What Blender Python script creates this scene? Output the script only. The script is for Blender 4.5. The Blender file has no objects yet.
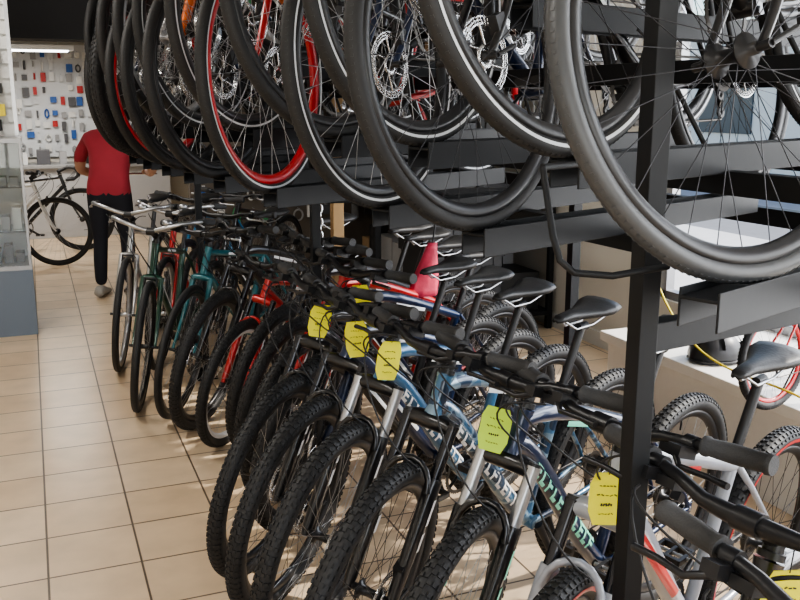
import bpy, math, random
from mathutils import Vector, Matrix
random.seed(7)
V=Vector
D=math.radians

# ---------------------------------------------------------------- materials
def mat(name,col,rough=.5,metal=0.,coat=0.,emit=None,estr=0,noise=0.,nscale=30,bump=0.,trans=0.,alpha=1.,spec=.5):
    m=bpy.data.materials.new(name); m.use_nodes=True
    nt=m.node_tree; b=nt.nodes['Principled BSDF']
    b.inputs['Base Color'].default_value=(*col,1)
    b.inputs['Roughness'].default_value=rough
    b.inputs['Metallic'].default_value=metal
    b.inputs['Coat Weight'].default_value=coat
    b.inputs['Specular IOR Level'].default_value=spec
    if trans: b.inputs['Transmission Weight'].default_value=trans
    if emit: 
        b.inputs['Emission Color'].default_value=(*emit,1); b.inputs['Emission Strength'].default_value=estr
    if noise or bump:
        tc=nt.nodes.new('ShaderNodeTexCoord'); n=nt.nodes.new('ShaderNodeTexNoise')
        n.inputs['Scale'].default_value=nscale; n.inputs['Detail'].default_value=4
        nt.links.new(tc.outputs['Object'],n.inputs['Vector'])
        if noise:
            r=nt.nodes.new('ShaderNodeMapRange')
            r.inputs['To Min'].default_value=1-noise; r.inputs['To Max'].default_value=1+noise
            nt.links.new(n.outputs['Fac'],r.inputs['Value'])
            mx=nt.nodes.new('ShaderNodeVectorMath'); mx.operation='SCALE'
            mx.inputs[0].default_value=col
            nt.links.new(r.outputs['Result'],mx.inputs['Scale'])
            nt.links.new(mx.outputs['Vector'],b.inputs['Base Color'])
        if bump:
            bp=nt.nodes.new('ShaderNodeBump'); bp.inputs['Strength'].default_value=bump; bp.inputs['Distance'].default_value=.01
            nt.links.new(n.outputs['Fac'],bp.inputs['Height']); nt.links.new(bp.outputs['Normal'],b.inputs['Normal'])
    return m
RUB=mat('tyre_rubber',(.017,.017,.018),.6,noise=.25,nscale=60)
RUBG=mat('tyre_rubber_grey',(.05,.052,.055),.4,noise=.2,nscale=60)
BLK=mat('black_alloy',(.015,.015,.017),.35)
BLKM=mat('black_plastic',(.018,.018,.02),.55)
GRIP=mat('grip_rubber',(.05,.05,.052),.7,noise=.2,nscale=300,bump=.2)
STEEL=mat('steel',(.62,.62,.63),.25,1.)
SPK=mat('spoke_steel',(.45,.45,.46),.35,1.)
SPKB=mat('spoke_black',(.04,.04,.045),.4,.6)
SILV=mat('silver_alloy',(.5,.51,.53),.3,.9)
DKST=mat('dark_stanchion',(.05,.05,.055),.18,.8)
CHAIN=mat('chain_metal',(.12,.11,.1),.4,.8)
WHT=mat('white_paint',(.8,.8,.8),.3,coat=.4)
REDM=mat('red_accent',(.5,.015,.02),.3,coat=.4)
LINE=mat('white_reflective_line',(.65,.67,.70),.4)
GRN=mat('mint_accent',(.25,.75,.55),.35)
YEL=mat('price_tag_yellow',(.85,.80,.04),.6,noise=.06,nscale=15)
LIME=mat('price_tag_lime',(.55,.80,.08),.6,noise=.06,nscale=15)
INK=mat('marker_ink',(.03,.03,.03),.6)
RACK=mat('rack_black_steel',(.010,.011,.013),.5,.0,noise=.25,nscale=12,bump=.05,spec=.3)
SAD=mat('saddle_vinyl',(.02,.02,.021),.45,noise=.2,nscale=120,bump=.1)
def paint(n,c,r=.28,me=.25): return mat(n,c,r,me,coat=.7)
P={'blue':paint('paint_steel_blue',(.05,.15,.28)),'navy':paint('paint_navy',(.012,.025,.07)),
 'black':paint('paint_black',(.012,.012,.014)),'grey':paint('paint_light_grey',(.34,.36,.41),me=.1),
 'red':paint('paint_red',(.45,.02,.02)),'teal':paint('paint_teal',(.02,.13,.155)),
 'white':paint('paint_white',(.78,.78,.78),me=0),'cyan':paint('paint_cyan',(.03,.18,.36)),
 'green':paint('paint_dark_green',(.015,.06,.04)),'char':paint('paint_charcoal',(.04,.04,.045)),
 'orange':paint('paint_orange',(.65,.14,.02)),'silver':paint('paint_silver',(.5,.5,.5),me=.7),'camo':paint('paint_blue_camo',(.05,.12,.2))}
nt=P['camo'].node_tree; tc=nt.nodes.new('ShaderNodeTexCoord'); nz=nt.nodes.new('ShaderNodeTexNoise'); nz.inputs['Scale'].default_value=14; nz.inputs['Detail'].default_value=1
cr=nt.nodes.new('ShaderNodeValToRGB'); cr.color_ramp.interpolation='CONSTANT'
for k,(p_,c_) in enumerate(((0,(.015,.03,.06,1)),(.42,(.05,.14,.25,1)),(.52,(.18,.27,.35,1)),(.60,(.02,.05,.10,1)))):
    e=cr.color_ramp.elements[k] if k<2 else cr.color_ramp.elements.new(p_)
    e.position=p_; e.color=c_
nt.links.new(tc.outputs['Object'],nz.inputs['Vector']); nt.links.new(nz.outputs['Fac'],cr.inputs['Fac']); nt.links.new(cr.outputs['Color'],nt.nodes['Principled BSDF'].inputs['Base Color'])

# ---------------------------------------------------------------- mesh builder
class MB:
    def __init__(s): s.v=[];s.f=[];s.m=[];s.s=[]
    def add(s,vs,fs,m=0,sm=True):
        o=len(s.v); s.v+= [tuple(x) for x in vs]
        for f in fs: s.f.append([i+o for i in f]); s.m.append(m); s.s.append(sm)
    def tube(s,pts,r,n=8,m=0,cap=True,closed=False,flat=None):
        pts=[V(p) for p in pts]; k=len(pts)
        rs=r if isinstance(r,(list,tuple)) else [r]*k
        T=[]
        for i in range(k):
            if closed: t=pts[(i+1)%k]-pts[i-1]
            else: t=pts[min(i+1,k-1)]-pts[max(i-1,0)]
            T.append(t.normalized())
        a=V((0,0,1)) if abs(T[0].z)<.9 else V((0,1,0))
        nrm=(a-T[0]*a.dot(T[0])).normalized()
        vs=[]
        for i in range(k):
            nrm=(nrm-T[i]*nrm.dot(T[i])).normalized()
            b=T[i].cross(nrm)
            for j in range(n):
                an=2*math.pi*j/n
                c,si=math.cos(an),math.sin(an)
                if flat: si*=flat
                vs.append(pts[i]+(nrm*c+b*si)*rs[i])
        fs=[]
        for i in range(k if closed else k-1):
            i2=(i+1)%k
            for j in range(n):
                j2=(j+1)%n
                fs.append([i*n+j,i*n+j2,i2*n+j2,i2*n+j])
        s.add(vs,fs,m,True)
        if cap and not closed:
            s.add(vs[:n],[list(range(n))[::-1]],m,False); s.add(vs[-n:],[list(range(n))],m,False)
    def lathe(s,prof,n=48,m=0,closed=False,c=(0,0,0),sm=True):
        k=len(prof); vs=[]
        for i in range(n):
            a=2*math.pi*i/n
            for r,y in prof: vs.append((c[0]+r*math.cos(a),c[1]+y,c[2]+r*math.sin(a)))
        fs=[]
        for i in range(n):
            i2=(i+1)%n
            for j in range(k if closed else k-1):
                j2=(j+1)%k
                fs.append([i*k+j,i*k+j2,i2*k+j2,i2*k+j])
        s.add(vs,fs,m,sm)
    def box(s,c,sz,m=0,R=None):
        vs=[]
        for x in(-.5,.5):
            for y in(-.5,.5):
                for z in(-.5,.5):
                    p=V((x*sz[0],y*sz[1],z*sz[2]))
                    if R: p=R@p
                    vs.append(p+V(c))
        s.add(vs,[[0,1,3,2],[4,6,7,5],[0,4,5,1],[2,3,7,6],[0,2,6,4],[1,5,7,3]],m,False)
    def sphere(s,c,r,m=0,n=12,sc=(1,1,1)):
        vs=[];h=n//2
        for i in range(h+1):
            t=math.pi*i/h
            for j in range(n):
                a=2*math.pi*j/n
                vs.append((c[0]+r*sc[0]*math.sin(t)*math.cos(a),c[1]+r*sc[1]*math.sin(t)*math.sin(a),c[2]+r*sc[2]*math.cos(t)))
        fs=[[i*n+j,(i+1)*n+j,(i+1)*n+(j+1)%n,i*n+(j+1)%n] for i in range(h) for j in range(n)]
        s.add(vs,fs,m,True)
    def patch(s,p0,p1,r,t0,t1,a0,a1,m,skew=0,n=3):
        p0=V(p0);p1=V(p1);T=(p1-p0).normalized();y=V((0,-1,0));u=T.cross(y)
        if u.z<0:u=-u
        vs=[]
        for i in range(n+1):
            a=a0+(a1-a0)*i/n; off=skew*(i/n)
            for t in(t0,t1):
                vs.append(p0+(p1-p0)*(t+off)+(y*math.cos(a)+u*math.sin(a))*r)
        s.add(vs,[[2*i,2*i+1,2*i+3,2*i+2] for i in range(n)],m,True)
    def mesh(s,name,mats):
        me=bpy.data.meshes.new(name); me.from_pydata(s.v,[],s.f)
        for x in mats: me.materials.append(x)
        me.polygons.foreach_set('material_index',s.m); me.polygons.foreach_set('use_smooth',s.s)
        me.update(); return me
def ob(name,me,parent=None,M=None):
    o=bpy.data.objects.new(name,me); bpy.context.scene.collection.objects.link(o)
    if parent: o.parent=parent
    if M is not None: o.matrix_local=M
    return o
def empty(name,M):
    o=bpy.data.objects.new(name,None); o.empty_display_size=.1
    bpy.context.scene.collection.objects.link(o); o.matrix_world=M; return o
def obj(name,mb,mats,parent=None,M=None,bevel=0):
    o=ob(name,mb.mesh(name,mats),parent,M)
    if bevel:
        b=o.modifiers.new('bevel','BEVEL'); b.width=bevel; b.segments=2; b.limit_method='ANGLE'
    return o
def bez(p0,p1,p2,p3,n=10):
    p0,p1,p2,p3=map(V,(p0,p1,p2,p3)); r=[]
    for i in range(n+1):
        t=i/n; r.append(p0*(1-t)**3+p1*3*t*(1-t)**2+p2*3*t*t*(1-t)+p3*t**3)
    return r

# ---------------------------------------------------------------- wheels
_wc={}
def wheel_mesh(kind,rear=False,disc=True,rim='black',grey=False,line=None,spk='steel'):
    key=(kind,rear,disc,rim,grey,line,spk)
    if key in _wc: return _wc[key]
    R,tr={'mtb':(.355,.027),'road':(.338,.0135),'city':(.345,.02),'slick':(.348,.0175)}[kind]
    b=MB()
    prof=[]
    for i in range(18):
        a=2*math.pi*i/18
        prof.append((R-tr+tr*math.cos(a),tr*math.sin(a)))
    b.lathe(prof,112,0,True)
    rr=R-2*tr
    if kind=='mtb':
        N=92
        for i in range(N):
            for row,(ang,w,l,h) in enumerate([(10,.0095,.011,.003),(-10,.0095,.011,.003),(36,.009,.010,.0036),(-36,.009,.010,.0036),(60,.007,.012,.0036),(-60,.007,.012,.0036)]):
                a=2*math.pi*(i+(.5 if row%2 or row>3 else 0))/N
                ph=D(ang); rad=R-tr+(tr+h*.4)*math.cos(ph); y=(tr+h*.4)*math.sin(ph)
                Rm=Matrix.Rotation(-a,3,'Y')@Matrix.Rotation(ph,3,'Z')
                b.box((rad*math.cos(a),y,rad*math.sin(a)),(h,w,l),0,Rm)
    elif kind=='slick' or kind=='city':
        N=150
        for i in range(N):
            for sgn in(1,-1):
                a=2*math.pi*(i+(.5 if sgn>0 else 0))/N; ph=D(30)*sgn
                rad=R-tr+(tr+.0002)*math.cos(ph); y=(tr+.0002)*math.sin(ph)
                b.box((rad*math.cos(a),y,rad*math.sin(a)),(.0010,.006,.005),0,Matrix.Rotation(-a,3,'Y')@Matrix.Rotation(ph,3,'Z'))
    if line:
        for sgn in(1,-1):
            p=[]
            for an in (86,96,106):
                a=D(an); p.append((R-tr+(tr+.0009)*math.cos(a),sgn*(tr+.0009)*math.sin(a)))
            b.lathe(p,112,4)
    dr=.022 if kind!='road' else .028
    hw=min(tr*.8,.014)
    b.lathe([(rr+.006,hw),(rr-.006,hw),(rr-dr*.8,hw*.55),(rr-dr,0),(rr-dr*.8,-hw*.55),(rr-.006,-hw),(rr+.006,-hw)],96,1,True)
    ri=rr-dr+.001; N=32
    for i in range(N):
        a=2*math.pi*i/N; side=1 if i%2 else -1
        da=D(38) if (i//2)%2 else -D(38)
        fl=(.024 if not rear else .027)
        p0=(fl*math.cos(a+da),side*.028,fl*math.sin(a+da)); p1=(ri*math.cos(a),side*.002,ri*math.sin(a))
        b.tube([p0,p1],.001,3,2,False)
    b.tube([(ri,0,0),(ri-.035,0,0)],.003,6,3)
    b.lathe([(.006,-.052),(.01,-.05),(.01,-.034),(.028,-.031),(.028,-.028),(.014,-.024),(.012,0),(.014,.024),(.028,.028),(.028,.031),(.01,.034),(.01,.05),(.006,.052)],20,3)
    b.tube([(0,-.066,0),(0,.066,0)],.0055,8,3)
    if disc:
        y=-.042
        for r0,r1 in((.0625,.0665),(.0705,.0725),(.077,.080)):
            b.lathe([(r0,y-.001),(r1,y-.001),(r1,y+.001),(r0,y+.001)],48,5,True,sm=False)
        for i in range(40):
            a=2*math.pi*i/40
            b.tube([(.063*math.cos(a),y,.063*math.sin(a)),(.079*math.cos(a+.1),y,.079*math.sin(a+.1))],.0014,4,5,False)
        for i in range(6):
            a=2*math.pi*i/6
            b.tube([(.02*math.cos(a),y,.02*math.sin(a)),(.065*math.cos(a+.45),y,.065*math.sin(a+.45))],.003,4,5,False)
        b.lathe([(.012,y-.003),(.024,y-.003),(.024,y+.002),(.012,y+.002)],20,5,True)
    if rear:
        for i in range(8):
            r=.022+.0045*i; y=.046-.0034*i
            b.lathe([(r-.012,y-.0008),(r,y-.0008),(r,y+.0008),(r-.012,y+.0008)],24,6,True,sm=False)
    rm={'black':BLK,'silver':SILV,'red':REDM,'white':WHT}[rim]
    me=b.mesh('wheel_'+kind,[RUBG if grey else RUB,rm,SPK if spk=='steel' else SPKB,SILV if rim=='silver' else BLK,REDM if line=='red' else LINE,STEEL,CHAIN])
    _wc[key]=me; return me

# ---------------------------------------------------------------- saddle
def build_saddle(b,c,m=0,metal=1):
    secs=[(-.15,.012,.010,-.004),(-.13,.020,.018,0),(-.08,.022,.022,.002),(-.02,.034,.026,.0),(.04,.058,.028,.002),(.08,.072,.03,.008),(.11,.070,.028,.012),(.128,.05,.018,.012)]
    n=12; vs=[]
    for x,w,h,z in secs:
        for j in range(n):
            a=2*math.pi*j/n; yy=w*math.cos(a); s_=math.sin(a)
            zz=(h*.55*s_ if s_>0 else h*1.1*s_*(abs(math.cos(a))**.6*.8+.2))
            vs.append((c[0]+x,c[1]+yy,c[2]+z+zz))
    k=len(secs)
    fs=[[i*n+j,i*n+(j+1)%n,(i+1)*n+(j+1)%n,(i+1)*n+j] for i in range(k-1) for j in range(n)]
    fs+= [list(range(n))[::-1],[ (k-1)*n+j for j in range(n)]]
    b.add(vs,fs,m,True)
    for s_ in(-1,1):
        b.tube([(c[0]-.11,c[1]+.008*s_,c[2]-.012),(c[0]-.06,c[1]+.021*s_,c[2]-.042),(c[0]+.03,c[1]+.022*s_,c[2]-.042),(c[0]+.1,c[1]+.035*s_,c[2]-.012)],.0035,6,metal)

SP={'mtb':dict(R=.355,AC=.485,wb=1.12,bb=(.70,.31),hl=.115,ha=69,off=.045,st=.44,sh=.96,td=.024,tt=.019),
    'road':dict(R=.338,AC=.37,wb=.99,bb=(.585,.27),hl=.15,ha=73,off=.045,st=.52,sh=.98,td=.019,tt=.015),
    'city':dict(R=.345,AC=.385,wb=1.06,bb=(.63,.29),hl=.17,ha=71,off=.05,st=.48,sh=.95,td=.018,tt=.016),
    'slick':dict(R=.348,AC=.41,wb=1.07,bb=(.65,.30),hl=.15,ha=70.5,off=.05,st=.48,sh=.96,td=.020,tt=.017)}

def bicycle(name,loc,yaw,lean=5,kind='mtb',col='black',acc=None,wyaw=None,byaw=None,bars='flat',tag=True,
            rim='black',grey=False,line=None,spk='steel',disc=True,fork=None,sus=None,scale=1.,crank=35,decal=False,barz=0,saddle_up=0,basket=False,wkind=None,tagy=-.13,chrome=False,reverse=False,tagc=None,tagrot=None,tagz=0):
    q=SP[kind]; acc=acc or WHT; fork=fork or P[col]
    if sus is None: sus=(kind=='mtb')
    M=Matrix.Translation(loc)@Matrix.Rotation(D(yaw),4,'Z')@Matrix.Rotation(D(lean),4,'X')@Matrix.Scale(scale,4)
    if reverse: M=M@Matrix.Rotation(math.pi,4,'Z')@Matrix.Translation((-q['wb'],0,0))
    root=empty(name,M)
    R=q['R']; ha=D(q['ha']); s=V((math.cos(ha),0,math.sin(ha))); n=V((math.sin(ha),0,-math.cos(ha)))
    ax=V((0,0,R)); P0=ax+n*q['off']; crown=P0+s*q['AC']; HT=crown+s*q['hl']
    BB=V((q['bb'][0],0,q['bb'][1])); RA=V((q['wb'],0,R)); sa=V((math.cos(D(73)),0,math.sin(D(73))))
    ST=BB+sa*q['st']; SC=BB+sa*((q['sh']+saddle_up-BB.z)/sa.z)
    def SM(y):
        if y is None: return Matrix.Identity(4)
        return Matrix.Translation(crown)@Matrix.Rotation(D(y-yaw),4,s)@Matrix.Translation(-crown)
    b=MB()
    dt0=crown+s*.028; tt0=HT-s*.03
    ttend=ST-sa*.03
    if kind=='mtb':
        b.tube(bez(dt0,dt0+V((.09,0,-.015)),BB+V((-.18,0,.16)),BB,10),[q['td']+.003*math.sin(i/10*math.pi) for i in range(11)],14,0)
        b.tube(bez(tt0,tt0+V((.15,0,.01)),ttend+V((-.15,0,.05)),ttend,8),[q['tt']+.004*(1-i/8) for i in range(9)],12,0)
    else:
        b.tube([dt0,BB],q['td'],12,0); b.tube([tt0,ttend],q['tt'],12,0)
    b.tube([crown+s*.003,crown+s*.02,HT-s*.02,HT-s*.003],[.027,.0235,.022,.025] if kind=='mtb' else [.021,.019,.019,.021],14,0)
    b.tube([BB,ST],.017,12,0); b.tube([ST-sa*.012,ST+sa*.006],.021,12,2)
    b.tube([ST,SC-V((0,0,.05))],.0137,12,2)
    b.tube([SC+V((-.02,0,-.05)),SC+V((.025,0,-.05))],.014,10,2)
    b.tube([BB+V((0,-.037,0)),BB+V((0,.037,0))],.022,16,0)
    for sg in(-1,1):
        b.tube([BB+V((.01,.026*sg,0)),BB+V((.12,.04*sg,.01)),RA+V((-.1,.058*sg,-.002)),RA+V((0,.064*sg,0))],[.013,.011,.009,.008],8,0)
        b.tube([ttend+V((.012,.01*sg,.0)),ttend+V((.07,.034*sg,-.075)),RA+V((-.03,.06*sg,.05)),RA+V((0,.064*sg,0))],[.010,.009,.008,.008],8,0)
        b.box(RA+V((0,.064*sg,0)),(.03,.007,.035),0)
    b.tube([RA+V((0,-.072,0)),RA+V((0,.072,0))],.008,8,3)
    b.box(RA+V((-.06,-.05,.055)),(.045,.03,.03),2,Matrix.Rotation(.6,3,'Y'))
    b.tube([BB+V((.09,-.03,-.01)),BB+V((.16,-.115,-BB.z+.022))],.007,8,2)
    if decal:
        t=.16; A,Bp=dt0,BB
        for i in range(11):
            w=.040; k=i%4; rr_=q['td']+.0045; a0,a1=-.75,.75
            b.patch(A,Bp,rr_,t,t+w*.34,a0,a1,1,-.018)
            if k!=3: b.patch(A,Bp,rr_,t,t+w,a1-.35,a1,1,-.004)
            if k in(0,2): b.patch(A,Bp,rr_,t-.01,t+w-.01,-.15,.15,1,-.003)
            if k in(0,1,3): b.patch(A,Bp,rr_,t,t+w,a0,a0+.35,1,-.004)
            t+=w*1.55
    else:
        wd=.7 if acc==REDM else .25
        b.patch(dt0,BB,q['td']+.0042,.25,.72,-wd,.25,1)
    b.patch(tt0,ttend,q['tt']+.0045,.3,.6,-.3,.3,1)
    obj('frame',b,[P[col],acc,BLK,SILV],root)
    b=MB(); build_saddle(b,SC); obj('saddle',b,[SAD,SILV],root)
    wk=wkind or kind
    ob('rear_wheel',wheel_mesh(wk,True,disc,rim,grey,line,spk),root,Matrix.Translation(RA)@Matrix.Rotation(random.random()*6,4,'Y'))
    SW=SM(wyaw)
    ob('front_wheel',wheel_mesh(wk,False,disc,rim,grey,line,spk),root,SW@Matrix.Translation(ax)@Matrix.Rotation(random.random()*6,4,'Y'))
    b=MB()
    if sus:
        cr=crown-s*.02
        b.tube([cr+V((0,-.07,0)),cr+V((0,-.035,.006)),cr+V((0,.035,.006)),cr+V((0,.07,0))],[.02,.024,.024,.02],12,0)
        for sg in(-1,1):
            o=V((0,.064*sg,0)); up=cr+o+s*.012-n*.006; lo=ax+o
            d=(up-lo); L_=d.length; d.normalize()
            b.tube([up,up-d*.02,lo+d*(L_*.5)],[.019,.016,.016],12,3)
            b.tube([lo+d*(L_*.70),lo+d*(L_*.68),lo+d*(L_*.3),lo+d*.02,lo-d*.015],[.0215,.0225,.020,.017,.012],12,0)
            b.tube([up,up+d*.008],.016,10,2)
            b.patch(lo+d*(L_*.66),lo+d*.04,.0225,.1,.35,-.5,.35,1,.02)
            b.patch(lo+d*(L_*.66),lo+d*.04,.0222,.42,.6,-.3,.35,1,.03)
        l2=ax+(cr-ax).normalized()*(R+.035)
        b.tube(bez(V((-.0,-.064,0))+ax+s*(R-.06),l2+V((-.035,-.06,.02)),l2+V((-.035,.06,.02)),V((0,.064,0))+ax+s*(R-.06),8),.009,8,0)
        b.box(ax+V((.04,-.058,.07)),(.03,.028,.06),2,Matrix.Rotation(-.35,3,'Y'))
    else:
        cr=crown-s*.012
        b.tube([cr+V((0,-.048,-.005)),cr,cr+V((0,.048,-.005))],[.014,.02,.014],10,0)
        for sg in(-1,1):
            b.tube(bez(cr+V((0,.045*sg,0)),cr+V((0,.05*sg,0))-s*.12,cr+V((0,.055*sg,0))-s*.25,ax+V((0,.056*sg,0)),8),[.0155-.0009*i for i in range(9)],10,0,flat=.8)
        b.patch(cr+V((0,-.05,0)),ax+V((0,-.056,0)),.016,.1,.55,-.4,.4,1)
        if not disc:
            c2=ax+s*(R+.012)
            b.tube([c2+V((-.03,-.03,-.03)),c2+V((-.03,-.03,.01)),c2+V((-.03,.03,.01)),c2+V((-.03,.03,-.03))],.007,8,3)
        else: b.box(ax+V((.04,-.05,.06)),(.03,.024,.05),2,Matrix.Rotation(-.35,3,'Y'))
    b.tube([ax+V((0,-.075,0)),ax+V((0,.075,0))],.008,8,3)
    b.tube([ax+V((0,-.075,0)),ax+V((.05,-.082,.02))],.005,6,2)
    obj('fork',b,[fork,acc,BLK,(SILV if chrome else DKST) if sus else BLK],root,SW)
    b=MB(); top=HT+s*(.035+barz)
    st=.075 if bars!='drop' else .10
    C=top-n*st*.98+V((0,0,.015))
    b.tube([HT,top+s*.015],.0165,12,0); b.tube([HT,HT+s*.012],.022,12,0)
    b.tube([top,C],[.019,.016],10,0); b.tube([C+V((0,-.024,0)),C+V((0,.024,0))],.0205,12,0)
    def lever(p,sg,yy):
        pc=V(p); b.tube([pc+V((0,-.012,0)),pc+V((0,.012,0))],.017,10,0)
        b.box(pc+V((-.025,0,-.008)),(.045,.03,.022),0,Matrix.Rotation(.3,3,'Y'))
        b.tube([pc+V((-.04,0,-.012)),pc+V((-.062,.03*sg,-.02)),pc+V((-.052,.085*sg,-.022)),pc+V((-.056,.13*sg,-.022))],[.007,.006,.0055,.0065],8,3 if kind!='mtb' else 0)
        b.box(pc+V((.0,-.035*sg,-.022)),(.05,.04,.018),0,Matrix.Rotation(.3,3,'Y'))
        b.tube([pc+V((.01,-.05*sg,-.03)),pc+V((.035,-.03*sg,-.036))],.006,6,0)
    if bars=='flat':
        w=.345; rise=.02
        half=[(0,.04,0),(0,.09,.003),(.008,.15,rise),(.03,.24,rise+.003),(.048,w,rise+.006)]
        pts=[C+V((x,-y,z)) for x,y,z in half[::-1]]+[C+V(h) for h in half]
        b.tube(pts,[.011]*3+[.013,.0158,.0158,.013]+[.011]*3,10,0)
        for sg in(-1,1):
            p0=C+V((.0295,.228*sg,rise+.003)); p1=C+V((.050,(w+.012)*sg,rise+.006))
            d=(p1-p0).normalized(); L_=(p1-p0).length
            b.tube([p0,p0+d*.008,p0+d*.009,p0+d*.06,p0+d*(L_-.012),p0+d*(L_-.011),p1],[.019,.019,.0165,.0182,.017,.0195,.018],14,1)
            lever(C+V((.022,.205*sg,rise)),sg,0)
        cst=.19
    elif bars=='drop':
        for sg in(-1,1):
            pts=[C,C+V((0,.12*sg,0)),C+V((-.005,.18*sg,0)),C+V((-.04,.205*sg,0)),C+V((-.085,.21*sg,-.012)),C+V((-.11,.212*sg,-.05)),C+V((-.10,.214*sg,-.095)),C+V((-.06,.216*sg,-.125)),C+V((.02,.218*sg,-.13))]
            b.tube(pts,[.0155,.0155]+[.0165]*7,10,1)
            b.tube([C+V((-.07,.209*sg,-.005)),C+V((-.12,.208*sg,.02)),C+V((-.145,.208*sg,.045))],[.016,.017,.012],8,1)
            b.tube([C+V((-.135,.208*sg,.02)),C+V((-.15,.208*sg,-.04)),C+V((-.135,.208*sg,-.09))],[.006,.006,.005],6,3)
        cst=.1
    else:
        for sg in(-1,1):
            pts=[C,C+V((-.02,.07*sg,.02)),C+V((-.01,.17*sg,.05)),C+V((.06,.24*sg,.055)),C+V((.19,.265*sg,.04))]
            b.tube(pts,.0115,10,3)
            b.tube([C+V((.08,.245*sg,.052)),C+V((.2,.268*sg,.038))],.017,12,1)
            b.tube([C+V((.05,.235*sg,.052)),C+V((.06,.262*sg,.03)),C+V((.15,.285*sg,.02))],.005,6,3)
        b.sphere(C+V((0,-.09,.05)),.028,3,12,(1,1,.7))
        cst=.12
    for sg,tx in((-1,.03),(1,.05),(-1,.08),(1,-.02)):
        a=C+V((-.04,cst*sg,.0)); e=dt0+V((tx,.022*sg,-.02)) if tx!=-.02 else ax+s*(R*1.0)+V((.0,-.06,0))
        b.tube(bez(a,a+V((-.12,-.05*sg,.03)),e+V((-.14,.0,.10)),e,12),.0024,5,2,False)
    obj('handlebar',b,[BLK,GRIP,BLKM,SILV],root,SM(byaw))
    b=MB(); y=.045
    rc=.072 if kind=='mtb' else .09
    b.lathe([(rc-.012,y-.0015),(rc,y-.0015),(rc,y+.0015),(rc-.012,y+.0015)],36,1,True,c=BB,sm=False)
    for i in range(36):
        a=2*math.pi*i/36
        b.box(BB+V((rc*math.cos(a),y,rc*math.sin(a))),(.006,.003,.005),1,Matrix.Rotation(-a,3,'Y'))
    for i in range(5):
        a=2*math.pi*i/5
        b.tube([BB+V((0,y,0)),BB+V(((rc-.01)*math.cos(a),y,(rc-.01)*math.sin(a)))],.006,6,0)
    for sg,an in((1,crank),(-1,crank+180)):
        a=D(an); d=V((math.cos(a),0,math.sin(a)))
        e=BB+V((0,.075*sg,0))+d*.17
        b.tube([BB+V((0,.055*sg,0)),BB+V((0,.066*sg,0))+d*.08,e],[.016,.012,.012],8,0,flat=.7)
        b.tube([e,e+V((0,.10*sg,0))],.006,8,2)
        pc=e+V((0,.062*sg,0))
        for xx in(-.038,.038): b.box(pc+V((xx,0,0)),(.012,.09,.02),0)
        for yy in(-.042,0,.042): b.box(pc+V((0,yy,0)),(.085,.01,.018),0)
    cr_=.04
    b.tube([BB+V((0,y,rc)),RA+V((0,.035,cr_))],.0035,4,1); 
    pu=RA+V((.0,.035,-.11)); b.tube([BB+V((0,y,-rc)),pu+V((0,0,-.02))],.0035,4,1)
    b.tube([RA+V((0,.04,-.03)),RA+V((.02,.045,-.06)),pu],[.01,.012,.006],8,0)
    for pz in(-.06,-.11): b.lathe([(.004,-.003),(.017,-.003),(.017,.003),(.004,.003)],14,0,True,c=RA+V((0,.035,pz)))
    b.tube([RA+V((-.035,.036,.02)),RA+V((.018,.036,-.06)),pu+V((-.017,0,0)),pu+V((.0,0,-.018))],.003,4,1)
    obj('drivetrain',b,[BLK,CHAIN,SILV],root)
    if tag:
        b=MB(); w,h=.07,.112
        vs=[];N=4
        for i in range(N+1):
            t=i/N; ww=w*(.72 if i in(0,N) else 1)
            for sx in(-.5,.5):
                vs.append((sx*ww, .010*math.sin(t*2.4)+.006*sx, -h*t))
        vs2=[(x,y+.0008,z) for x,y,z in vs]
        b.add(vs,[[2*i,2*i+1,2*i+3,2*i+2] for i in range(N)],0,True)
        b.add(vs2,[[2*i,2*i+2,2*i+3,2*i+1] for i in range(N)],0,True)
        for row,(z,l,t) in enumerate(((-.030,.034,.0018),(-.050,.042,.0018),(-.070,.024,.005),(-.090,.03,.0016))):
            for k in range(5):
                x=-l/2+l*(k+.5)/5
                b.box((x,.010*math.sin(-z/h*2.4)+.006*x/w-.0014,z+random.uniform(-.001,.001)),(l/5*.7,.0005,t*random.uniform(.6,1.3)),1,Matrix.Rotation(random.uniform(-.7,.7),3,'Y'))
        b.tube([(0,0,-.004),(.004,.004,.03+tagz)],.0012,4,1)
        tc=C+V((-.035,tagy,-.025-tagz))
        tr_=random.uniform(-38,-12) if tagrot is None else tagrot
        ob('price_tag',b.mesh('price_tag',[tagc or YEL,INK]),root,SM(byaw)@Matrix.Translation(tc)@Matrix.Rotation(D(tr_),4,'Z')@Matrix.Rotation(D(random.uniform(-4,16)),4,'Y'))
    return root

# ---- lower row, near group, front wheels steered toward the aisle
low=[
 (.64,2.86,26,48,9,dict(col='black',acc=WHT,fork=P['black'])),
 (.66,2.62,25,46,8,dict(col='navy',acc=WHT,fork=P['black'])),
 (.68,2.36,25,44,8,dict(col='blue',acc=WHT,fork=P['black'],decal=True,chrome=True)),
 (.70,2.03,24,42,8,dict(col='camo',acc=WHT,fork=P['black'],decal=True,tag=False)),
 (.76,1.72,24,41,7,dict(col='navy',acc=GRN,fork=P['black'],decal=True,chrome=True,tagc=LIME,tagrot=-50,tagy=-.02,tagz=.03)),
 (.80,1.40,23,36,7,dict(col='grey',acc=REDM,fork=P['grey'],line='red',tagy=-.06,tagz=.05)),
 (.76,.95,24,34,7,dict(col='black',acc=REDM,fork=P['black'],tagy=-.10,tagz=.0)),
 (.64,.64,24,34,7,dict(col='char',acc=GRN,tag=False)),
]
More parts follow.
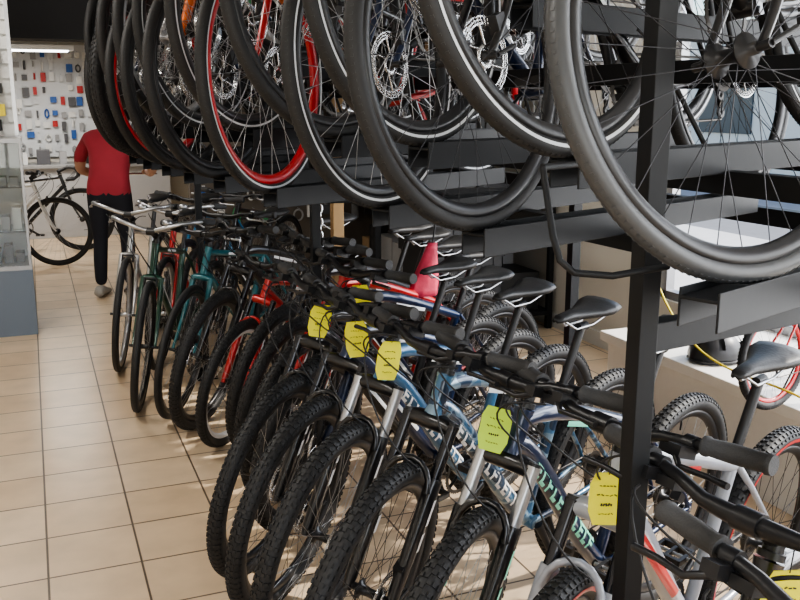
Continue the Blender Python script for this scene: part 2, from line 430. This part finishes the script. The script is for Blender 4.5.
for i,(x,y,ya,wy,by,kw) in enumerate(low):
    kw.setdefault('tagy',-.13+random.uniform(-.03,.03))
    bicycle('mountain_bike',(x,y,0),ya,5,'mtb',wyaw=wy,byaw=by,crank=random.choice([20,60,120,-30]),spk='steel' if i%2==0 else 'black',**kw)
for (x,y,ya,wy,c,k) in [(.86,3.12,24,42,'navy','mtb'),(.88,3.40,24,44,'red','mtb'),(.90,3.66,26,46,'black','mtb'),(.92,3.92,26,46,'char','mtb'),(.70,4.34,30,54,'black','mtb')]:
    bicycle('mountain_bike',(x,y,0),ya,5,k,col=c,wyaw=wy,byaw=9,tag=(y<3.3),crank=random.choice([20,60,120]))
bicycle('mountain_bike',(.77,4.06,0),30,5,'mtb',col='red',acc=WHT,rim='white',wyaw=50,byaw=14,scale=.87,fork=P['red'],tag=False)
bicycle('hybrid_bicycle',(.60,4.55,0),46,5,'slick',col='teal',wyaw=62,byaw=30,bars='flat',rim='black',tag=False)
bicycle('city_bicycle',(.43,4.72,0),66,4,'city',col='green',wyaw=77,byaw=60,bars='city',rim='black',disc=False,tag=False,crank=0)
bicycle('city_bicycle',(.40,5.5,0),70,4,'city',col='silver',wyaw=78,byaw=64,bars='city',rim='silver',disc=False,tag=False,crank=10)
bicycle('city_bicycle',(.62,5.45,0),62,4,'city',col='red',wyaw=70,byaw=55,bars='city',rim='silver',disc=False,tag=False,crank=70)
bicycle('hybrid_bicycle',(.85,5.2,0),50,4,'slick',col='black',wyaw=60,byaw=40,bars='flat',tag=False)
bicycle('hybrid_bicycle',(.85,6.1,0),52,4,'slick',col='cyan',wyaw=62,byaw=45,bars='flat',tag=False)
bicycle('hybrid_bicycle',(1.15,6.3,0),50,4,'slick',col='black',wyaw=60,byaw=45,bars='flat',tag=False)
# ---- upper row
ZL,ZH=1.335,1.50
up=[
 (1.02,1.07,ZL-.012,20,6,'slick',dict(col='white',grey=True,disc=False,spk='black',fork=P['black'])),
 (.88,1.37,ZH,20,20,'slick',dict(col='black',fork=P['white'],spk='black',line='w')),
 (.85,1.66,ZL,20,27,'slick',dict(col='black',spk='black')),
 (.82,1.88,ZH,22,30,'slick',dict(col='white',line='w')),
 (.82,2.12,ZL,22,35,'slick',dict(col='navy',line='w')),
 (.76,2.32,ZH,30,30,'slick',dict(col='black',fork=P['white'],reverse=True)),
 (.67,2.66,ZL,26,47,'road',dict(col='red',rim='red',line='w',wkind='slick')),
 (.66,2.90,ZH,26,42,'slick',dict(col='char',line='w')),
 (.61,3.14,ZL,28,44,'slick',dict(col='black')),
 (.60,3.34,ZH,28,46,'slick',dict(col='orange',line='w')),
 (.57,3.54,ZL,28,46,'slick',dict(col='black')),
 (.56,3.74,ZH,28,48,'city',dict(col='silver',rim='silver')),
 (.54,3.94,ZL,28,48,'slick',dict(col='black',rim='red')),
 (.53,4.14,ZH,28,48,'city',dict(col='black')),
 (.51,4.36,ZL,28,50,'mtb',dict(col='navy')),
 (.50,4.56,ZH,28,50,'slick',dict(col='black')),
 (.49,4.78,ZL,28,52,'slick',dict(col='black')),
]
for i,(x,y,z,ya,wy,k,kw) in enumerate(up):
    bicycle('road_bicycle' if k=='road' else 'hybrid_bicycle' if k!='mtb' else 'mountain_bike',(x,y,z),ya,-8,k,wyaw=None if kw.get('reverse') else wy,byaw=None if kw.get('reverse') else ya,bars='drop' if i%3==0 else 'flat',tag=(i in(7,9)),crank=random.choice([0,40,90]),sus=(i in(9,)),**kw)
for (x,y,z,ya,c,k) in ((.95,2.52,ZH+.22,20,'cyan','slick'),(.85,3.05,ZH+.22,22,'black','slick'),(1.0,1.75,ZH+.30,18,'char','slick')):
    bicycle('hybrid_bicycle',(x,y,z),ya,-8,k,col=c,tag=False,reverse=True,fork=P['white'])
    up.append((x,y,z,ya,0,k,{}))
# ---- storage rack
b=MB()
for i,(x,y,z,ya,wy,k,kw) in enumerate(up):
    d=V((math.cos(D(ya)),math.sin(D(ya)),0)); Rm=Matrix.Rotation(D(ya),3,'Z')
    ex=.15 if i==0 else .02
    L=1.14+ex; c=V((x,y,z))+d*(L/2-ex)+V((0,0,-.006))
    b.box(c,(L,.06,.006),0,Rm)
    for sg in(-1,1):
        b.box(c+Rm@V((0,.031*sg,-.0155)),(L,.004,.06),0,Rm)
for (px,py) in ((.915,1.19),(1.05,3.52),(.85,5.15)):
    b.box((px,py,1.45),(.036,.036,2.9),0); b.box((px,py,.005),(.12,.12,.01),0)
for (px,py) in ((2.25,1.4),(2.15,3.3),(2.1,5.6)):
    b.box((px,py,1.45),(.042,.042,2.9),0); b.box((px,py,.005),(.12,.12,.01),0)
def beam(b,p,q_,w,h,m=0):
    p,q_=V(p),V(q_); d=q_-p; 
    b.box((p+q_)/2,(d.length,w,h),m,d.to_track_quat('X','Z').to_matrix())
for z in(ZL-.07,ZH-.07,ZH+.16):
    beam(b,(1.40,.8,z),(1.15,5.4,z),.04,.05); beam(b,(2.05,.9,z),(1.85,5.8,z),.04,.05)
for (a,c) in (((.915,1.19),(2.25,1.4)),((1.05,3.52),(2.15,3.3)),((.85,5.15),(2.1,5.6))):
    beam(b,(*a,ZL-.12),(*c,ZL-.12),.032,.05)
obj('bike_storage_rack',b,[RACK],bevel=.0015)
b=MB()
b.tube([(.72,1.20,1.50),(.718,1.16,1.40),(.722,1.145,1.365),(.745,1.14,1.345),(.80,1.12,1.34),(.895,1.11,1.35)],.0055,10,0)
b.tube([(.72,1.20,1.50),(.88,1.30,1.497)],.0055,10,0)
obj('rack_hook',b,[RACK])

bicycle('city_bicycle',(.17,9.4,0),172,3,'road',col='white',bars='flat',rim='black',disc=False,tag=False,crank=20,wyaw=172,byaw=172)
bicycle('road_bicycle',(.45,10.3,0),176,3,'road',col='black',bars='drop',disc=False,tag=False)
bicycle('kids_bicycle',(3.12,2.58,.46),190,3,'mtb',col='red',rim='red',scale=.55,tag=False,wyaw=205,byaw=195)
bicycle('kids_bicycle',(3.1,1.75,.46),185,3,'mtb',col='white',scale=.5,tag=False,wyaw=200,byaw=190)

# ---------------------------------------------------------------- room
def wmat(name,c,r=.8,n=.05,s=3): return mat(name,c,r,noise=n,nscale=s,bump=.03)
WALL=wmat('wall_paint_offwhite',(.66,.63,.57)); WDK=wmat('wall_paint_dark',(.02,.02,.022)); CEIL=wmat('ceiling_paint',(.5,.5,.48))
TRIM=mat('white_trim',(.7,.7,.68),.5)
fm=bpy.data.materials.new('floor_ceramic_tile'); fm.use_nodes=True; nt=fm.node_tree; bs=nt.nodes['Principled BSDF']
g=nt.nodes.new('ShaderNodeNewGeometry'); mp=nt.nodes.new('ShaderNodeMapping'); mp.inputs['Location'].default_value=(.065+.31*10,.05+.31*20,0)
br=nt.nodes.new('ShaderNodeTexBrick'); br.offset=0; br.squash=1
br.inputs['Scale'].default_value=1; br.inputs['Brick Width'].default_value=.31; br.inputs['Row Height'].default_value=.31
br.inputs['Mortar Size'].default_value=.0042; br.inputs['Mortar Smooth'].default_value=.15
br.inputs['Color1'].default_value=(.61,.455,.30,1); br.inputs['Color2'].default_value=(.69,.54,.38,1); br.inputs['Mortar'].default_value=(.11,.08,.06,1)
nz=nt.nodes.new('ShaderNodeTexNoise'); nz.inputs['Scale'].default_value=6; nz.inputs['Detail'].default_value=6
mr=nt.nodes.new('ShaderNodeMapRange'); mr.inputs['To Min'].default_value=.76; mr.inputs['To Max'].default_value=1.2
ms=nt.nodes.new('ShaderNodeVectorMath'); ms.operation='SCALE'
nt.links.new(g.outputs['Position'],mp.inputs['Vector']); nt.links.new(mp.outputs['Vector'],br.inputs['Vector']); nt.links.new(g.outputs['Position'],nz.inputs['Vector'])
nt.links.new(nz.outputs['Fac'],mr.inputs['Value']); nt.links.new(br.outputs['Color'],ms.inputs[0]); nt.links.new(mr.outputs['Result'],ms.inputs['Scale'])
nt.links.new(ms.outputs['Vector'],bs.inputs['Base Color'])
bp=nt.nodes.new('ShaderNodeBump'); bp.inputs['Strength'].default_value=.4; bp.inputs['Distance'].default_value=.003; bp.invert=True
nt.links.new(br.outputs['Fac'],bp.inputs['Height']); nt.links.new(bp.outputs['Normal'],bs.inputs['Normal'])
bs.inputs['Roughness'].default_value=.3
def slab(name,a,c,m,bevel=0):
    b=MB(); a=V(a);c=V(c); b.box((a+c)/2,c-a,0); return obj(name,b,[m],bevel=bevel)
X0,X1,Y0,Y1,H=-2.6,3.4,-2.6,12.,2.95
slab('floor',(X0-.1,Y0-.1,-.1),(X1+.1,Y1+.1,0),fm)
slab('ceiling',(X0-.1,Y0-.1,H),(X1+.1,Y1+.1,H+.1),CEIL)
slab('wall_left',(X0-.1,Y0,0),(X0,Y1,H),WALL)
slab('wall_back',(X0,Y1,0),(X1,Y1+.1,H),WALL)
b=MB()
def bx(b,a,c,m=0): a=V(a);c=V(c); b.box((a+c)/2,c-a,m)
WY0,WY1,WZ0,WZ1=-1.8,4.3,.45,2.5
bx(b,(X1,Y0,0),(X1+.1,WY0,H)); bx(b,(X1,WY1,0),(X1+.1,Y1,H)); bx(b,(X1,WY0,0),(X1+.1,WY1,WZ0)); bx(b,(X1,WY0,WZ1),(X1+.1,WY1,H))
obj('wall_right',b,[WALL])
b=MB()
bx(b,(X0,Y0-.1,0),(-1.9,Y0,H)); bx(b,(2.6,Y0-.1,0),(X1,Y0,H)); bx(b,(-1.9,Y0-.1,2.5),(2.6,Y0,H)); bx(b,(-1.9,Y0-.1,0),(2.6,Y0,.3))
obj('wall_front',b,[WALL])
FR=mat('window_frame_aluminium',(.35,.35,.36),.4,.7)
b=MB()
for y in(WY0,WY0+2.0,WY0+4.03,WY1-.05): bx(b,(X1+.02,y,WZ0),(X1+.08,y+.05,WZ1))
for z in(WZ0,WZ1-.05,1.95): bx(b,(X1+.02,WY0,z),(X1+.08,WY1,z+.05))
obj('window_1',b,[FR],bevel=.003)
b=MB()
for x in(-1.9,-.4,1.1,2.55): bx(b,(x,Y0-.08,.3),(x+.05,Y0-.02,2.5))
for z in(.3,2.45): bx(b,(-1.9,Y0-.08,z),(2.6,Y0-.02,z+.05))
obj('window_2',b,[FR],bevel=.003)
b=MB(); bx(b,(X1-.015,WY1+.0,0),(X1,8.6,.1)); obj('baseboard_right',b,[TRIM])
b=MB(); bx(b,(X0,Y1-.015,0),(X1,Y1,.1)); obj('baseboard_back',b,[TRIM])
b=MB(); bx(b,(2.62,-1.8,.40),(X1-.001,3.75,.45)); bx(b,(2.66,-1.78,0),(2.70,3.73,.40))
obj('window_display_platform',b,[mat('platform_white_laminate',(.78,.75,.70),.4,noise=.04)],bevel=.004)
slab('wall_partition',(1.35,8.6,0),(X1,8.7,H),wmat('partition_paint',(.13,.11,.09)))
slab('ceiling_soffit',(X0,8.35,2.10),(1.35,8.75,H),WDK)
slab('ceiling_dropped',(X0,8.75,2.30),(X1,Y1,2.36),CEIL)
slab('sidewalk',(X1+.1,-8,-.12),(8,14,-.02),mat('concrete_pavement',(.7,.68,.64),.9,noise=.1,nscale=4))
slab('street_asphalt',(8,-20,-.15),(30,30,-.05),mat('asphalt',(.25,.25,.25),.9,noise=.15,nscale=8))
b=MB(); bx(b,(14,-10,0),(15,26,3.2)); 
for k in range(12): bx(b,(13.96,-9+k*3,.9),(14,-7.4+k*3,2.3),1)
obj('building_across_street',b,[mat('facade_stucco',(.75,.70,.62),.9,noise=.06),mat('facade_glass',(.05,.07,.09),.1)])

# ---------------------------------------------------------------- props
cols=[mat('package_%d'%i,c,.5) for i,c in enumerate([(.7,.7,.7),(.5,.03,.03),(.03,.12,.4),(.02,.02,.02),(.75,.6,.05),(.1,.1,.11),(.8,.8,.78),(.05,.3,.12),(.35,.35,.36)])]
random.seed(3)
def hang(name,origin,ux,w,h,step,dens=.8,mats=cols,out=(0,-1,0)):
    b=MB(); o=V(origin); ux=V(ux); out=V(out); ang=math.atan2(ux.y,ux.x); Rm=Matrix.Rotation(ang,3,'Z')
    nx=int(w/step[0]); nz=int(h/step[1])
    for i in range(nx):
        for j in range(nz):
            if random.random()>dens: continue
            p=o+ux*((i+.5)*step[0]+random.uniform(-.01,.01))+V((0,0,(j+.5)*step[1]+random.uniform(-.03,.03)))
            pw=step[0]*random.uniform(.4,.85); ph=step[1]*random.uniform(.4,.85); dp=random.uniform(.01,.05)
            mi=random.randrange(len(mats))
            b.tube([p+V((0,0,ph/2+.01)),p+V((0,0,ph/2+.01))+out*.09],.003,4,len(mats)-1)
            t=random.random()
            if t<.65:
                b.box(p+out*(dp/2+.012),(pw,dp,ph),mi,Rm); b.box(p+out*(.012)+V((0,0,ph*.45)),(pw*.5,.002,ph*.4),0,Rm)
            elif t<.85:
                c=p+out*.03
                pts=[c+ux*(pw*.4*math.cos(a*math.pi/8))+V((0,0,ph*.45*math.sin(a*math.pi/8))) for a in range(16)]
                b.tube(pts,.010,6,mi,closed=True)
            else:
                b.tube([p+out*.03+V((0,0,ph*.5)),p+out*.03-V((0,0,ph*.5))],pw*.2,8,mi)
    return obj(name,b,mats)
PEG=mat('pegboard_white',(.72,.74,.76),.6)
slab('pegboard_panel',(-1.6,11.96,.92),(1.6,11.995,2.25),PEG)
hang('hanging_accessories',(-1.55,11.95,.95),(1,0,0),3.1,1.3,(.10,.14),.9,[PEG,cols[6],cols[8],cols[3],PEG,cols[5],cols[6],cols[2],cols[1],cols[8]])
hang('hanging_accessories',(1.4,8.59,.4),(1,0,0),1.95,2.4,(.15,.22),.9)
b=MB(); bx(b,(-1.6,11.3,.82),(1.6,11.9,.86),0); bx(b,(-1.55,11.35,0),(1.55,11.88,.82),1)
for k in range(12):
    x=-1.45+k*.25; hh=random.uniform(.05,.22); bx(b,(x,11.45,.86),(x+random.uniform(.08,.2),11.45+random.uniform(.1,.25),.86+hh),2+k%5)
obj('service_counter',b,[mat('counter_top',(.3,.3,.3),.4),mat('counter_body',(.45,.45,.46),.5),cols[0],cols[5],cols[8],cols[3],cols[0]],bevel=.004)
EM=mat('fluorescent_diffuser',(.9,.9,.9),.4,emit=(.95,.98,1),estr=6)
def fixture(x,y,z,L=1.2,W=.28,power=25,along='Y',rod=0):
    b=MB(); sx,sy=(W,L) if along=='Y' else (L,W)
    b.box((0,0,.03),(sx,sy,.05),0)
    b.box((0,0,-.0),(sx*.86,sy*.96,.012),1)
    if rod:
        for s_ in(-.3,.3): b.tube([(sx*s_,0,.04),(sx*s_,0,rod)],.006,6,0)
    o=obj('fluorescent_ceiling_light',b,[TRIM,EM],M=Matrix.Translation((x,y,z)),bevel=.003)
    l=bpy.data.lights.new('lamp','AREA'); l.shape='RECTANGLE'; l.size=sx; l.size_y=sy; l.energy=power; l.color=(1,.95,.87)
    lo=bpy.data.objects.new('lamp',l); bpy.context.scene.collection.objects.link(lo); lo.parent=o; lo.location=(0,0,-.02)
fixture(-.9,.6,H-.06,power=22); fixture(-.9,3.6,H-.06,power=34); fixture(-.4,6.4,H-.06,power=26)
fixture(2.5,5,H-.06,power=6)
fixture(.12,10.4,2.10,.75,.25,34,'X',.2); fixture(-.9,9.6,2.24,1.2,.25,22,'X')
random.seed(11)
b=MB(); bx(b,(-1.5,7.1,0),(-.10,7.18,2.7),0)
for k in range(26): bx(b,(-1.5,7.085,.05+k*.1),(-.10,7.1,.13+k*.1),0)
bx(b,(-.10,7.08,0),(-.075,7.2,2.7),1)
obj('slatwall_display',b,[mat('slatwall_white',(.62,.62,.60),.6),SILV])
hang('hanging_accessories',(-1.49,7.08,1.35),(1,0,0),1.37,1.3,(.09,.13),.97)
b=MB(); bx(b,(-1.5,6.6,0),(-.06,7.05,.46),0); bx(b,(-1.5,6.6,.46),(-.06,7.05,.49),1); bx(b,(-1.5,6.6,1.32),(-.06,7.05,1.35),1)
for z in(.72,1.02): bx(b,(-1.48,6.62,z),(-.08,7.03,z+.008),2)
bx(b,(-1.48,7.03,.49),(-.08,7.04,1.32),3)
bx(b,(-1.48,6.604,.49),(-.08,6.608,1.32),2); bx(b,(-.066,6.62,.49),(-.062,7.03,1.32),2)
for x in(-1.49,-.08):
    for y in(6.605,7.03): bx(b,(x,y,.49),(x+.018,y+.018,1.34),1)
for k in range(18):
    x=-1.4+k*.073
    for z in(.49,.728,1.028): 
        h=random.uniform(.05,.18); bx(b,(x,6.75,z),(x+.055,6.9,z+h),3+random.randrange(8))
GL=mat('glass',(.9,.95,.95),.02,trans=1.)
obj('glass_display_case',b,[mat('case_base_bluegrey',(.16,.20,.26),.5),mat('case_trim',(.35,.35,.36),.35,.7),GL,cols[0],cols[6],cols[2],cols[5],cols[5],cols[8],cols[7],cols[0]],bevel=.001)
WOOD=mat('pine_wood',(.42,.27,.13),.7,noise=.2,nscale=8)
slab('wooden_post',(1.32,4.12,0),(1.375,4.17,H),WOOD,.003)
b=MB()
for k in range(24):
    z=1.45-.032*k; a=0 if k%2 else math.pi/2
    ux=V((math.cos(a),math.sin(a),0))
    pts=[V((1.24,4.08,z))+ux*.013*math.cos(t*math.pi/5)+V((0,0,.024*math.sin(t*math.pi/5))) for t in range(10)]
    b.tube(pts,.005,5,0,closed=True)
b.tube([(1.24,4.08,1.47),(1.24,4.08,1.50),(1.318,4.14,1.51)],.004,5,0)
obj('hanging_security_chain',b,[STEEL])
b=MB()
for z in(.1,.65,1.2,1.75,2.3): bx(b,(2.75,5.4,z),(3.36,8.4,z+.03),0)
for y in(5.4,6.4,7.4,8.36):
    for x in(2.75,3.32): bx(b,(x,y,0),(x+.04,y+.04,2.6),0)
for z in(.13,.68,1.23,1.78,2.33):
    y=5.5
    while y<8.0:
        w=random.uniform(.15,.4); h=random.uniform(.15,.42); bx(b,(2.85,y,z),(3.3,y+w,z+h),1+random.randrange(5)); y+=w+.02
obj('storage_shelving',b,[RACK,cols[3],cols[5],mat('cardboard',(.3,.2,.11),.8),cols[3],cols[8]],bevel=.003)
# stacked black crates behind the saddles
b=MB()
for k,(ox,oy) in enumerate(((0,0),(.02,.01),(-.01,.02))):
    z=.005+k*.31; x0,y0=2.25+ox,5.15+oy
    bx(b,(x0,y0,z),(x0+.55,y0+.4,z+.015)); 
    for (a_,c_) in (((0,0),(.55,.012)),((0,.388),(.55,.4)),((0,0),(.012,.4)),((.538,0),(.55,.4))):
        bx(b,(x0+a_[0],y0+a_[1],z),(x0+c_[0],y0+c_[1],z+.29))
    bx(b,(x0-.01,y0-.01,z+.285),(x0+.56,y0+.41,z+.305))
    for j in range(6): bx(b,(x0+.05+j*.085,y0-.006,z+.03),(x0+.065+j*.085,y0,z+.28))
obj('storage_crates',b,[BLKM],bevel=.002)
# small red safety vest hanging at the back of the rack
b=MB()
vs=[];n=16
for i in range(9):
    t=i/8; z=.98-.24*t; w=.022+.062*t-.012*t*t
    for j in range(n):
        a=2*math.pi*j/n; k_=1+.25*math.cos(6*a+i*.5)*t
        vs.append((1.62+w*math.cos(a)*k_-.05*t,3.62+.018*math.sin(a)*k_,z))
b.add(vs,[[i*n+j,i*n+(j+1)%n,(i+1)*n+(j+1)%n,(i+1)*n+j] for i in range(8) for j in range(n)]+[list(range(n))[::-1],[8*n+j for j in range(n)]],0,True)
b.tube([(1.62,3.62,.97),(1.66,3.62,1.27)],.004,6,1)
obj('hanging_red_vest',b,[mat('pink_red_fabric',(.60,.05,.10),.6,noise=.35,nscale=25,bump=.4),BLKM])
b=MB(); b.tube(bez((2.55,3.3,.9),(2.58,3.0,.35),(2.56,2.6,.6),(2.58,2.3,.5),16),.005,6,0); obj('yellow_extension_cord',b,[cols[4]])
b=MB(); c=V((2.80,3.1,.455))
vs=[];n=24
for i in range(9):
    t=i/8*math.pi/2
    for j in range(n):
        a=2*math.pi*j/n; rr_=math.cos(t)*(1+.03*math.cos(8*a)); 
        vs.append((c.x+.14*rr_*math.cos(a),c.y+.105*rr_*math.sin(a),c.z+.02+.12*math.sin(t)))
b.add(vs,[[i*n+j,i*n+(j+1)%n,(i+1)*n+(j+1)%n,(i+1)*n+j] for i in range(8) for j in range(n) if not (2<=i<=5 and j%4==0)],0,True)
hs=[]
for i in range(7):
    t=i/6*math.pi/2
    for j in range(16):
        a=2*math.pi*j/16; hs.append((c.x+.125*math.cos(t)*math.cos(a),c.y+.092*math.cos(t)*math.sin(a),c.z+.015+.10*math.sin(t)))
b.add(hs,[[i*16+j,i*16+(j+1)%16,(i+1)*16+(j+1)%16,(i+1)*16+j] for i in range(6) for j in range(16)],1,True)
b.tube([c+V((.135*math.cos(a/12*math.pi*2),.102*math.sin(a/12*math.pi*2),.010)) for a in range(12)],.008,6,1,closed=True)
obj('bicycle_helmet',b,[BLK,BLKM])

# ---------------------------------------------------------------- man (seen from behind, stooping forward)
SKIN=mat('skin',(.50,.28,.19),.55); SHIRT=mat('red_shirt',(.33,.03,.045),.85,noise=.12,nscale=10,bump=.3); TROU=mat('dark_trousers',(.012,.013,.02),.85,bump=.2,nscale=10)
HAIR=mat('dark_hair',(.02,.015,.012),.7,noise=.3,nscale=80,bump=.4); SHOE=mat('shoe_grey',(.35,.33,.3),.7)
J=[((0,0,.90),.155,.115),((0,.01,1.0),.165,.125),((0,.07,1.13),.175,.13),((0,.15,1.24),.19,.125),((0,.235,1.32),.12,.09),((0,.30,1.36),.055,.055),((0,.36,1.40),.075,.08),((0,.41,1.44),.082,.10),((0,.44,1.49),.06,.075),
 ((-.19,.18,1.28),.07,.07),((-.275,.20,1.15),.056,.056),((-.30,.25,1.03),.043,.043),((-.25,.38,.99),.036,.036),((-.20,.49,1.0),.026,.026),((-.185,.54,1.0),.03,.022),
 ((.19,.18,1.28),.07,.07),((.275,.20,1.15),.056,.056),((.30,.25,1.03),.043,.043),((.25,.38,.99),.036,.036),((.20,.49,1.0),.026,.026),((.185,.54,1.0),.03,.022),
 ((-.095,0,.82),.10,.105),((-.10,.015,.66),.085,.085),((-.105,.03,.48),.062,.062),((-.11,.0,.30),.06,.06),((-.115,-.01,.09),.045,.05),
 ((.095,0,.82),.10,.105),((.10,.025,.66),.085,.085),((.11,.05,.48),.062,.062),((.115,.02,.30),.06,.06),((.12,.02,.09),.045,.05)]
E=[(0,1),(1,2),(2,3),(3,4),(4,5),(5,6),(6,7),(7,8),(3,9),(9,10),(10,11),(11,12),(12,13),(13,14),(3,15),(15,16),(16,17),(17,18),(18,19),(19,20),(0,21),(21,22),(22,23),(23,24),(24,25),(0,26),(26,27),(27,28),(28,29),(29,30)]
me=bpy.data.meshes.new('body'); me.from_pydata([j[0] for j in J],E,[]); 
tmp=ob('body_tmp',me); sk=tmp.modifiers.new('skin','SKIN'); sk.use_smooth_shade=True
for i,j in enumerate(J): 
    me.skin_vertices[0].data[i].radius=(j[1],j[2]); me.skin_vertices[0].data[i].use_root=(i==0)
ss=tmp.modifiers.new('sub','SUBSURF'); ss.levels=3; ss.render_levels=3
dg=bpy.context.evaluated_depsgraph_get(); bm_=bpy.data.meshes.new_from_object(tmp.evaluated_get(dg)); bpy.data.objects.remove(tmp)
for x in(SHIRT,TROU,SKIN,HAIR): bm_.materials.append(x)
for p in bm_.polygons:
    c=p.center; p.use_smooth=True
    if abs(c.x)>.215 and .9<c.z<1.10 : p.material_index=2
    elif c.y>.33 and c.z<1.2 and abs(c.x)>.1: p.material_index=2
    elif c.y>.27 and abs(c.x)<.12 and c.z>1.3: p.material_index=3 if (c.z>1.42 and c.y<.50) else 2
    elif c.z>.86: p.material_index=0
    else: p.material_index=1
man=empty('standing_man',Matrix.Translation((.56,7.7,0))@Matrix.Rotation(D(-20),4,'Z'))
ob('body',bm_,man)
b=MB()
for sg,fy in((-1,-.01),(1,.02)):
    x=.118*sg; vs=[];n=12
    secs=[(-.09,.035,.03,.05),(-.05,.042,.045,.055),(.02,.042,.04,.05),(.09,.05,.028,.035),(.15,.045,.022,.026),(.185,.02,.015,.02)]
    for (yy,w,h,zc) in secs:
        for j in range(n):
            a=2*math.pi*j/n; vs.append((x+w*math.cos(a),fy+yy,max(.0,zc+h*math.sin(a)*1.1)))
    k=len(secs)
    b.add(vs,[[i*n+j,(i+1)*n+j,(i+1)*n+(j+1)%n,i*n+(j+1)%n] for i in range(k-1) for j in range(n)]+[list(range(n)),[(k-1)*n+j for j in range(n)][::-1]],0,True)
obj('shoes',b,[SHOE],man)
b=MB()
for sg in(-1,1):
    w=V((.19*sg,.52,1.0)); b.sphere(w+V((0,.035,0)),.04,0,10,(.9,1.15,.5))
    for f in range(4):
        p=w+V((-.03*sg+.019*f*sg,.07,0)); l=(.7,.95,1,.85)[3-f]
        b.tube([p-V((0,.02,0)),p+V((0,.022*l,-.004)),p+V((-.004*sg,.038*l,-.024)),p+V((-.006*sg,.026*l,-.044))],[.0095,.009,.008,.006],8,0)
    b.tube([w+V((-.03*sg,.01,-.0)),w+V((-.05*sg,.035,-.012)),w+V((-.04*sg,.06,-.03))],[.012,.010,.008],8,0)
b.tube([(0,.50,1.45),(0,.525,1.42),(0,.50,1.40)],[.008,.014,.01],8,0)
for sg in(-1,1):
    b.sphere((.083*sg,.395,1.43),.03,0,10,(.35,.7,1.1)); b.sphere((.032*sg,.495,1.45),.012,1,8)
b.tube([(-.025,.485,1.385),(0,.492,1.383),(.025,.485,1.385)],.005,6,2)
obj('hands_and_face',b,[SKIN,WHT,mat('lips',(.4,.12,.1),.5)],man)
b=MB(); b.tube([(-.21,.60,.97),(.21,.60,.97)],.010,8,0); b.box((.23,.60,.97),(.05,.03,.012),0); obj('wrench',b,[STEEL],man)

# ---------------------------------------------------------------- light, world, camera
def area(name,loc,target,sx,sy,power,color=(1,1,1)):
    l=bpy.data.lights.new(name,'AREA'); l.shape='RECTANGLE'; l.size=sx; l.size_y=sy; l.energy=power; l.color=color
    o=bpy.data.objects.new(name,l); bpy.context.scene.collection.objects.link(o); o.location=loc
    o.rotation_euler=(V(target)-V(loc)).to_track_quat('-Z','Y').to_euler(); return o
area('daylight_window_side',(3.75,1.0,1.6),(0,1.6,.9),5,2.2,260,(.97,.97,.97))
area('daylight_window_front',(.3,-2.9,1.6),(.3,2,.9),4.4,2.2,110,(1,.975,.94))
w=bpy.data.worlds.new('world'); bpy.context.scene.world=w; w.use_nodes=True; nt=w.node_tree
bg=nt.nodes['Background']; sky=nt.nodes.new('ShaderNodeTexSky'); sky.sky_type='NISHITA'; sky.sun_disc=False; sky.sun_elevation=D(42); sky.sun_rotation=D(120)
nt.links.new(sky.outputs['Color'],bg.inputs['Color']); bg.inputs['Strength'].default_value=.4
su=bpy.data.lights.new('sun','SUN'); su.energy=6; su.angle=D(1); su.color=(1,.93,.82)
so=bpy.data.objects.new('sun',su); bpy.context.scene.collection.objects.link(so); so.rotation_euler=V((-.9,.25,-.75)).to_track_quat('-Z','Y').to_euler()
cam=bpy.data.cameras.new('camera'); co=bpy.data.objects.new('camera',cam); bpy.context.scene.collection.objects.link(co)
cam.lens=40.5; cam.sensor_width=36; cam.clip_start=.02
th=math.atan(200/900); ps=math.atan(.4045)
f=V((math.sin(ps)*math.cos(th),math.cos(ps)*math.cos(th),-math.sin(th)))
co.location=(0,0,1.6); co.rotation_euler=f.to_track_quat('-Z','Y').to_euler()
bpy.context.scene.camera=co
try: bpy.context.scene.view_settings.look='AgX - Medium High Contrast'
except Exception: pass
